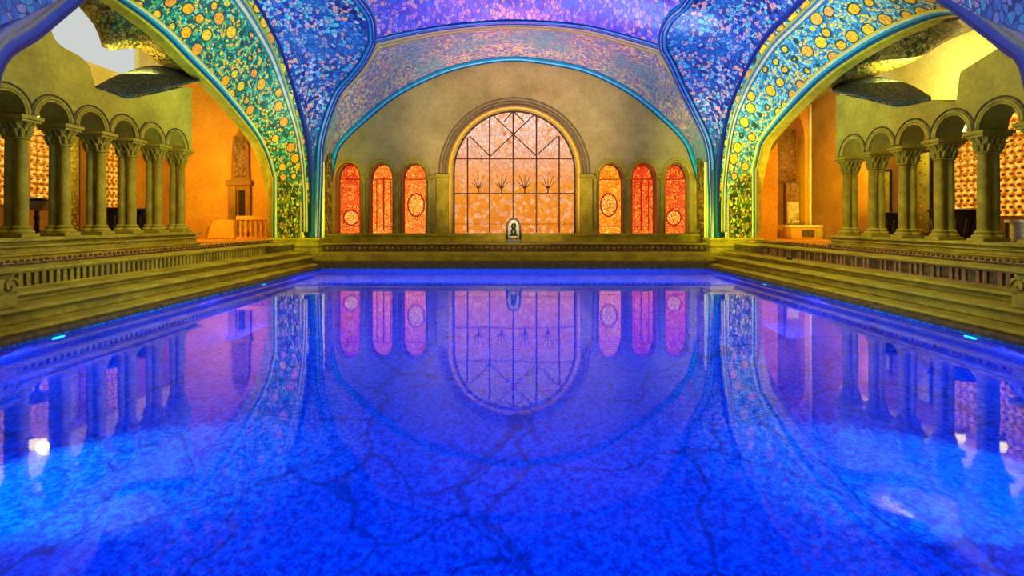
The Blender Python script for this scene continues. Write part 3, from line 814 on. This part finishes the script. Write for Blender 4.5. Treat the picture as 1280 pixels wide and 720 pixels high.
for s in (-1, 1):
    R = spline(RIB[s], 121)
    loft(CUR[s], R, 12, .35, (s*.5, 0, .8)).build('vault_web', M['m_blue'], ce, smooth=True)
CR = spline([onY(p, q, 15.5) for p, q in ((466, 52), (510, 42), (560, 34), (600, 30), (640, 28), (690, 30), (735, 35), (780, 46), (828, 60))], 41)
NR = [mir(p) for p in CR]
# dome: Coons patch between the four ribs
L, Rr = UP[-1], UP[1]; n = 41; rows = []; uvs = []
for j in range(n):
    v = j/(n-1); r = []; u_ = []
    for i in range(n):
        u = i/(n-1)
        p = CR[i]*(1-v)+NR[i]*v+L[j]*(1-u)+Rr[j]*u-(CR[0]*(1-u)*(1-v)+CR[-1]*u*(1-v)+NR[0]*(1-u)*v+NR[-1]*u*v)
        p = p+Vector((0, 0, 1))*.5*math.sin(PI*u)*math.sin(PI*v)
        r.append(p); u_.append((p.x, p.y))
    rows.append(r); uvs.append(u_)
MB().grid(rows, uvs).build('dome_web', M['m_dome'], ce, smooth=True)
Q = spline([onY(p, q, 18.95) for p, q in ((407, 292), (408, 240), (414, 200), (425, 175), (460, 142), (495, 115), (545, 90), (590, 77), (640, 71), (690, 76), (735, 86), (780, 107), (815, 132), (855, 170), (869, 200), (879, 240), (882, 292))], 121)
Pb = spline(LOW[-1]+CR[1:-1]+LOW[1][::-1], 121)
loft(Pb, Q, 10, .12, (0, .3, .9)).build('back_web', M['m_back'], ce, smooth=True)
A_ = [p.lerp(q, .03)+Vector((0, -.02, -.03)) for p, q in zip(Pb, Q)]; B_ = [p.lerp(q, .14)+Vector((0, -.02, -.03)) for p, q in zip(Pb, Q)]
mm = loft(A_, B_, 4); mm.uv = [[(i % len(A_)*.12, min(.999, (i//len(A_))/4)) for i in f] for f in mm.f]
mm.build('web_border', M['strip_yellow'], ce, smooth=True, solid=.02)
Qn = [mir(p) for p in Q]; Pn = [mir(p) for p in Pb]
loft(Pn, Qn, 8).build('near_web', M['m_blue'], ce, smooth=True)
for C, w_, h in ((spline(RIB[-1], 140), .34, .09), (spline(RIB[1], 140), .34, .09)):
    sweep(C, -w_/2, w_/2, h).build('vault_rib', M['rib'], ce, smooth=True)
sweep(CR, -.1, .1, .06).build('cross_rib', M['rib'], ce, smooth=True)
sweep(NR, -.1, .1, .06).build('cross_rib', M['rib'], ce, smooth=True)
sweep(Q, -.2, .03, .1, out=(0, -1, 0), lat=lambda p: (p.x, 0, p.z-1)).build('lunette_rib', M['rib_lun'], ce, smooth=True)
# near end: flat closing bay behind the camera
struct(MB().box(-9, 9, -2.5, 5.1, 8.4, 8.6).build('ceiling_near', M['m_blue']))
struct(MB().box(-9.2, 9.2, -2.6, -2.4, 0, 9.2).build('wall_front', M['wall']))
struct(MB().box(-13.4, 13.4, -2.6, BY+.3, 9.6, 9.8).build('ceiling_roof', M['cream']))

# ---- aisle vault fragments above the arcades
def patch(Apx, Bpx, XA, XB, name, mat, k=8, n=40, bulge=0):
    A = spline([onX(p, q, XA) for p, q in Apx], n); B = spline([onX(p, q, XB) for p, q in Bpx], n)
    m = loft(A, B, k, bulge, (0, 0, 1))
    o = struct(m.build(name, M[mat], smooth=True, solid=.05)); return o
patch([(345, 205), (320, 165), (290, 132), (262, 104), (235, 78), (200, 42), (175, 22), (150, 5), (120, -12)],
      [(338, 212), (312, 172), (284, 142), (252, 99), (205, 82), (172, 60), (131, 61), (122, 36), (98, 6)], -8.9, -9.7, 'ceiling_web_left', 'm_moss')
patch([(122, 108), (150, 94), (190, 83), (225, 88), (252, 99)], [(120, 108), (140, 115), (163, 122), (200, 113), (250, 100)], -9.7, -8.72, 'ceiling_fan_left', 'm_slate')
patch([(950, 200), (985, 142), (1022, 108), (1085, 62), (1130, 40), (1160, 28), (1205, 20)],
      [(955, 200), (995, 146), (1040, 112), (1100, 92), (1145, 74), (1180, 52), (1225, 33)], 8.9, 9.7, 'ceiling_web_right', 'm_moss')
patch([(1040, 112), (1070, 99), (1100, 97), (1135, 106), (1163, 122)], [(1040, 113), (1070, 120), (1100, 128), (1125, 132), (1164, 124)], 9.7, 8.72, 'ceiling_fan_right', 'm_slate')

# ================================================================== AISLE THINGS
def lattice(s, yc, w_, z0, z1, label, xo):
    x = s*(xo-.04)
    t = thing('lattice_screen', label, 'screen', (x, yc, z0), 'glowing lattice screens in the aisles')
    def arch(hw, zz0, r): return [(yc-hw, zz0), (yc+hw, zz0), (yc+hw, z1-hw)]+[(yc+hw*math.cos(PI*k/16), z1-hw+hw*math.sin(PI*k/16)) for k in range(1, 16)]+[(yc-hw, z1-hw)]
    m = MB(); oo = arch(w_/2, z0, 0); m.prism(oo, 'x', x, x-s*.03)
    m.uv = [[(m.v[i][1], m.v[i][2]) for i in f] for f in m.f]
    m.build('glowing_panel', M['lattice'], t)
    fr = MB(); fr.tube([(x-s*.05, a, c) for a, c in oo], .06, 6, True); fr.build('frame', M['carved'], t)
    bs = MB()
    zz = z0+.1; r = 0
    while zz < z1-.2:
        yy = yc-w_/2+.12+(.09 if r % 2 else 0)
        while yy < yc+w_/2-.08:
            if zz < z1-w_/2 or abs(yy-yc) < math.sqrt(max(0, (w_/2)**2-(zz-(z1-w_/2))**2))-.06:
                bs.ball((x-s*.05, yy, zz), .055, 6, (.5, 1, .8))
            yy += .18
        zz += .13; r += 1
    bs.build('stud_pattern', M['carved'], t, smooth=True)
def ylat(px, xo): return xo*F/abs(px-X0)
lattice(-1, ylat(47, 13.2), 1.3, 2.0, 4.0, 'honeycomb lattice screen behind the bowl on a stem', 13.2)
lattice(-1, ylat(139, 13.2), .95, 1.9, 4.6, 'narrow honeycomb lattice screen above the dark tub', 13.2)
lattice(-1, ylat(5, 13.2), 1.0, 2.0, 4.1, 'honeycomb lattice screen in the nearest left arch', 13.2)
lattice(1, ylat(1204, 11.8), 1.25, 1.9, 3.9, 'honeycomb lattice screen behind the large dark tub', 11.8)
lattice(1, ylat(1267, 11.8), 1.2, 1.7, 4.1, 'honeycomb lattice screen above the pale stool in the nearest right arch', 11.8)

def wall_lamp(loc, s, label, P=26):
    t = thing('wall_lamp', label, 'lamp', loc, 'wall lamps in the aisles')
    x, y, z = loc
    MB().ball((x, y, z), .11, 12, (1, 1, 1.5)).build('globe', M['lampglow'], t, smooth=True)
    m = MB(); m.tube([(x, y, z-.16), (x+s*.1, y, z-.26), (x+s*.25, y, z-.2)], .02, 6); m.lathe(x, y, [(.03, z-.22), (.08, z-.16), (.09, z-.12)], 10); m.box(x+s*.22, x+s*.27, y-.07, y+.07, z-.35, z-.05)
    m.build('bracket', M['dark'], t)
    lamp('lamp_light', 'POINT', (x-s*.25, y, z+.1), (1, .8, .25), P, .12)
wall_lamp((-12.93, ylat(42, 12.93), 4.4), -1, 'glowing wall lamp above the lattice behind the stemmed bowl', 90)
wall_lamp((11.53, ylat(1201, 11.53), 4.0), 1, 'glowing wall lamp above the lattice behind the large dark tub', 40)
wall_lamp((11.53, ylat(1252, 11.53), 3.7), 1, 'glowing wall lamp beside the nearest right arch column', 40)

def tub(cx, cy, z, r, h, label):
    t = thing('carved_tub', label, 'tub', (cx, cy, z), 'dark carved tubs in the arcades')
    pr = [(r*.72, z), (r*.78, z+h*.05), (r*.7, z+h*.12), (r*.8, z+h*.4), (r*.92, z+h*.72), (r*.98, z+h*.86), (r*1.0, z+h), (r*.86, z+h), (r*.8, z+h*.8)]
    MB().lathe(cx, cy, pr, 24).build('body', M['dark'], t, smooth='auto')
    m = MB()
    for k in range(14):
        a = 2*PI*k/14; m.tube([(cx+q*r*math.cos(a), cy+q*r*math.sin(a), z+h*g) for q, g in ((.73, .14), (.84, .4), (.95, .7))], .022, 5)
    m.build('carved_ribs', M['dark_carved'], t, smooth=True)
    MB().tube([(cx+r*1.0*math.cos(2*PI*k/24), cy+r*1.0*math.sin(2*PI*k/24), z+h*.98) for k in range(24)], .03, 6, True).build('rim', M['dark'], t, smooth=True)
tub(-9.75, 11.72, 1.3, .36, .6, 'dark carved tub below the narrow honeycomb screen')
tub(-9.75, 12.5, 1.3, .3, .6, 'smaller dark carved tub nearer the ochre end wall, left arcade')
tub(9.7, 12.5, 1.2, .36, .6, 'dark carved tub between the second and third columns, right arcade')
tub(9.75, 10.65, 1.2, .43, .64, 'large dark carved tub in front of the honeycomb screen, right arcade')

t = thing('stemmed_bowl', 'dark bowl on a slender carved stem in the left arcade', 'bowl', (-9.6, 9.65, 1.3))
x, y, z = -9.6, 9.65, 1.3
MB().lathe(x, y, [(.17, z), (.17, z+.04), (.1, z+.07), (.04, z+.14), (.035, z+.3), (.06, z+.36), (.035, z+.42), (.04, z+.5)], 16).build('stem', M['dark'], t, smooth='auto')
MB().lathe(x, y, [(.04, z+.5), (.12, z+.53), (.2, z+.6), (.235, z+.68), (.22, z+.69), (.18, z+.62), (.05, z+.56)], 20).build('bowl', M['carved'], t, smooth='auto')
MB().ball((x, y, z+.69), .2, 14, (1, 1, .45)).build('dark_contents', M['dark'], t, smooth=True)

# pale stool under the nearest right arch
x, y, z = 9.7, 9.1, 1.2
t = thing('pale_stool', 'pale marble stool with dark legs in the nearest right arch', 'stool', (x, y, z))
MB().box(x-.2, x+.2, y-.22, y+.22, z+.36, z+.42).build('seat', M['marble'], t, bevel=.01)
MB().box(x-.14, x+.14, y-.16, y+.16, z, z+.36).build('block', M['marble'], t)
for a in (-1, 1):
    for c in (-1, 1):
        MB().tube([(x+a*.17, y+c*.19, z), (x+a*.17, y+c*.19, z+.37)], .022, 6).build('leg', M['dark'], t)

# carved hanging panels on the outer walls
def carved_panel(s, px, xo, w_, z0, z1, label):
    yc = ylat(px, xo); x = s*(xo-.03)
    t = thing('wall_relief', label, 'panel', (x, yc, z0))
    MB().box(x, x-s*.04, yc-w_/2, yc+w_/2, z0, z1).build('back_board', M['dark'], t)
    m = MB(); m.box(x-s*.035, x-s*.045, yc-w_*.42, yc+w_*.42, z0+.06, z1-.06); k = 0; zz = z0+.12
    while zz < z1-.1:
        m.ball((x-s*.05, yc+(.09 if k % 2 else -.09)*w_, zz), .06, 6, (.5, 1, 1)); m.ball((x-s*.05, yc+(-.28 if k % 2 else .28)*w_, zz+.06), .04, 6, (.5, 1, 1)); zz += .17; k += 1
    m.build('leaf_carving', M['olive'], t, smooth=True)
carved_panel(-1, 88, 13.2, .5, 1.2, 4.4, 'tall dark panel with beaded carving behind the fourth left column')
carved_panel(1, 1152, 11.8, .8, 1.2, 3.6, 'tall dark panel with leafy carving behind the right arcade')
carved_panel(1, 1108, 11.8, .5, 1.4, 3.2, 'slim dark panel with leafy carving seen over the smaller right tub')

# left end wall: aedicule, throne block, balustrade
Y = BY-.02
def ex(px): return (px-X0)*PX
t = thing('wall_shrine', 'tall carved stone shrine with a dark niche on the left ochre wall', 'shrine', (ex(302), BY, .9))
m = MB(); m.box(ex(288), ex(297), Y-.14, Y, bz(276), bz(232)); m.box(ex(309), ex(315), Y-.14, Y, bz(276), bz(232)); m.box(ex(286), ex(317), Y-.2, Y, bz(232), bz(226)); m.box(ex(297), ex(309), Y-.1, Y, bz(238), bz(232)); m.build('surround', M['ochre_dark'], t, bevel=.01)
MB().box(ex(299), ex(307), Y-.03, Y, bz(276), bz(238)).build('dark_niche', M['dark'], t)
out = [(ex(px), bz(py)) for px, py in ((291, 226), (314, 226), (313, 205), (313, 185), (311, 174), (306, 166), (303, 158), (301, 160), (298, 168), (293, 176), (292, 190))]
MB().prism(out, 'y', Y-.12, Y).build('crest', M['ochre_dark'], t, bevel=.02)
m = MB(); m.box(ex(296), ex(309), Y-.135, Y-.1, bz(222), bz(172))
for k in range(26):
    px = 295+random.random()*15; py = 170+random.random()*52
    m.ball((ex(px), Y-.13, bz(py)), .05+.04*random.random(), 6, (1, .5, 1))
m.build('carving', M['carved'], t, smooth=True)
MB().box(ex(270), ex(314), Y-.45, Y, .9, bz(288)).build('plinth', M['ochre'], t, bevel=.03)
t = thing('stone_seat', 'rounded ochre stone seat block below the wall shrine', 'seat', (ex(300), 18.45, .9))
MB().prism([(ex(278), .9), (ex(281), 1.3), (ex(286), 1.62), (ex(296), 1.66), (ex(309), 1.62), (ex(311), .9)], 'y', 18.2, 18.7).build('block', M['ochre'], t, bevel=.04)
MB().prism([(ex(274), .9), (ex(276), 1.35), (ex(280), 1.3), (ex(279), .9)], 'y', 18.3, 18.55).build('arm', M['ochre_dark'], t, bevel=.02)
t = thing('balustrade', 'short ochre stone balustrade between the seat and the left pier', 'balustrade', (ex(332), 18.4, .9))
MB().box(ex(312), ex(352), 18.25, 18.55, bz(275)-.0, bz(270)).build('rail', M['ochre'], t, bevel=.02)
MB().box(ex(312), ex(352), 18.25, 18.55, .9, .98).build('foot_rail', M['ochre'], t)
for k in range(6):
    xx = ex(315+6.2*k); z0, z1 = .98, bz(275)
    MB().lathe(xx, 18.4, [(.06, z0), (.06, z0+.05), (.035, z0+.1), (.075, z0+.25), (.04, z0+.42), (.06, z1-.04), (.06, z1)], 12).build('baluster', M['ochre'], t, smooth='auto')

# right end wall: gilded relief, altar bench
t = thing('gilded_relief', 'glowing gilded relief standing in the arched recess of the right ochre wall', 'relief', (ex(997), BY+.3, .9))
MB().box(ex(988), ex(1005), BY+.3, BY+.42, bz(281), bz(228)).build('slab', M['carved'], t)
MB().box(ex(989), ex(1004), BY+.27, BY+.3, bz(280), bz(252)).build('gilded_panel', M['gold'], t)
m = MB(); m.box(ex(990), ex(1003), BY+.262, BY+.268, bz(279), bz(253))
for k in range(22): m.ball((ex(990+random.random()*13), BY+.26, bz(254+random.random()*24)), .05+.03*random.random(), 6, (1, .5, 1))
m.build('figures', M['marble'], t, smooth=True)
m = MB(); m.box(ex(976), ex(1003), BY+.44, BY+.5, bz(228), bz(160))
for k in range(30): m.ball((ex(976+random.random()*26), BY+.45, bz(165+random.random()*60)), .06+.04*random.random(), 6, (1, .4, 1))
m.build('upper_carving', M['carved'], t, smooth=True)
MB().box(ex(974), ex(1005), BY+.3, BY+.48, .9, bz(281)).build('plinth', M['ochre'], t)
t = thing('altar_bench', 'low ochre stone bench with dark square panels on the right aisle floor', 'bench', (ex(1010), 18.6, .9))
MB().box(ex(975), ex(1046), 18.4, 19.0, .9, bz(283)-.03).build('body', M['ochre'], t, bevel=.02)
MB().box(ex(972), ex(1049), 18.35, 19.05, bz(283)-.03, bz(281)).build('slab', M['cream'], t, bevel=.01)
for a, c, mt in ((987, 1002, 'dark_carved'), (1004, 1017, 'olive'), (1022, 1040, 'carved')):
    MB().box(ex(a), ex(c), 18.36, 18.41, .98, bz(287)).build('front_panel', M[mt], t, bevel=.01)
# dado on the left part of the right wall
struct(MB().box(ex(935), ex(970), BY-.08, BY, .9, bz(278)).build('trim_3', M['ochre']))
# pilaster strip at the right corner
struct(MB().box(ex(1010), ex(1017), BY-.14, BY, .9, 7.5).build('trim_4', M['cream'], bevel=.05))

# fountain head on the back ledge
x, y, z = onY(642, 0, 17.55).x, 17.55, .79
t = thing('fountain_niche', 'small green bronze domed fountain niche in front of the great window', 'fountain', (x, y, z))
m = MB(); m.box(x-.27, x+.27, y-.2, y+.2, z, z+.08); m.box(x-.23, x+.23, y-.17, y+.17, z+.08, z+.14); m.build('base', M['dark'], t, bevel=.01)
out = [(x-.24, z+.14), (x-.24, z+.55)]+[(x-.24*math.cos(PI*k/12), z+.55+.34*math.sin(PI*k/12)) for k in range(1, 12)]+[(x+.24, z+.55), (x+.24, z+.14)]
MB().prism(out, 'y', y-.05, y+.15).build('domed_back', M['dark'], t, bevel=.02)
m = MB(); m.tube([(a, y-.08, c) for a, c in out], .035, 8); m.build('arched_rim', M['verdigris'], t, smooth=True)
m = MB(); m.ball((x, y-.08, z+.62), .1, 10, (1, .6, 1.1)); m.ball((x, y-.08, z+.4), .12, 10, (.9, .5, 1.3)); m.ball((x-.1, y-.1, z+.28), .06, 8); m.ball((x+.1, y-.1, z+.28), .06, 8); m.build('carved_figure', M['verdigris'], t, smooth=True)
MB().lathe(x, y-.12, [(.06, z+.14), (.16, z+.2), (.2, z+.26), (.17, z+.26), (.08, z+.21)], 16).build('basin', M['marble'], t, smooth='auto')

# dark carved scroll posts in the corners of the back ledge
for s, px, lb in ((-1, 402, 'dark carved scroll post in the left corner of the back ledge'), (1, 880, 'dark carved scroll post in the right corner of the back ledge')):
    c = onY(px, 0, 17.75); x = c.x+(.02 if s > 0 else 0); y = 17.72; z = .79
    t = thing('scroll_post', lb, 'post', (x, y, z))
    wd = .14 if s > 0 else .1
    MB().box(x-wd, x+wd, y-.12, y+.12, z, z+.5).build('block', M['dark_carved'], t, bevel=.02)
    m = MB()
    for k, (dx, dz, r) in enumerate(((-.5, .45, .08), (.6, .5, .09), (0, .62, .1), (-.6, .2, .07), (.7, .25, .07))):
        m.tube([(x+dx*wd*1.3+r*math.cos(a*.55)*(1-a/18), y-.14, z+dz+r*math.sin(a*.55)*(1-a/18)) for a in range(15)], .028, 6)
    m.build('scrolls', M['dark'], t, smooth=True)

# underwater lamps on the pool walls
first = None
k = 0
for s, nm in ((-1, 'left'), (1, 'right')):
    for Y, wd in ((6.7, 'nearer'), (12.2, 'farther')):
        x = s*6.38; t = thing('pool_lamp', '%s underwater pool lamp glowing at the waterline on the %s pool wall' % (wd, nm), 'lamp', (x, Y, -.09), 'underwater pool lamps')
        a = MB(); a.lathe(0, 0, [(.0, 0), (.1, 0), (.1, .02), (.0, .03)], 16)
        a.v = [(x-s*p[2], Y+p[1], -.14+p[0]*.9) for p in a.v]; a.build('lens', M['poolglow'], t, smooth=True)
        a = MB(); a.tube([(x-s*.01, Y+.115*math.cos(2*PI*k/20), -.14+.105*math.sin(2*PI*k/20)) for k in range(20)], .018, 6, True); a.build('bezel', M['marble'], t, smooth=True)
# dark drain rose on the right steps
p = onY(986, 328, 14.9)
d = MB().ball((7.45, 13.0, .585), .07, 12, (1, 1.6, .6)).build('door_stop', M['dark'], smooth=True); d.name = 'bronze_knob'
tag(d, 'small dark round knob lying on the right pool steps', 'knob')
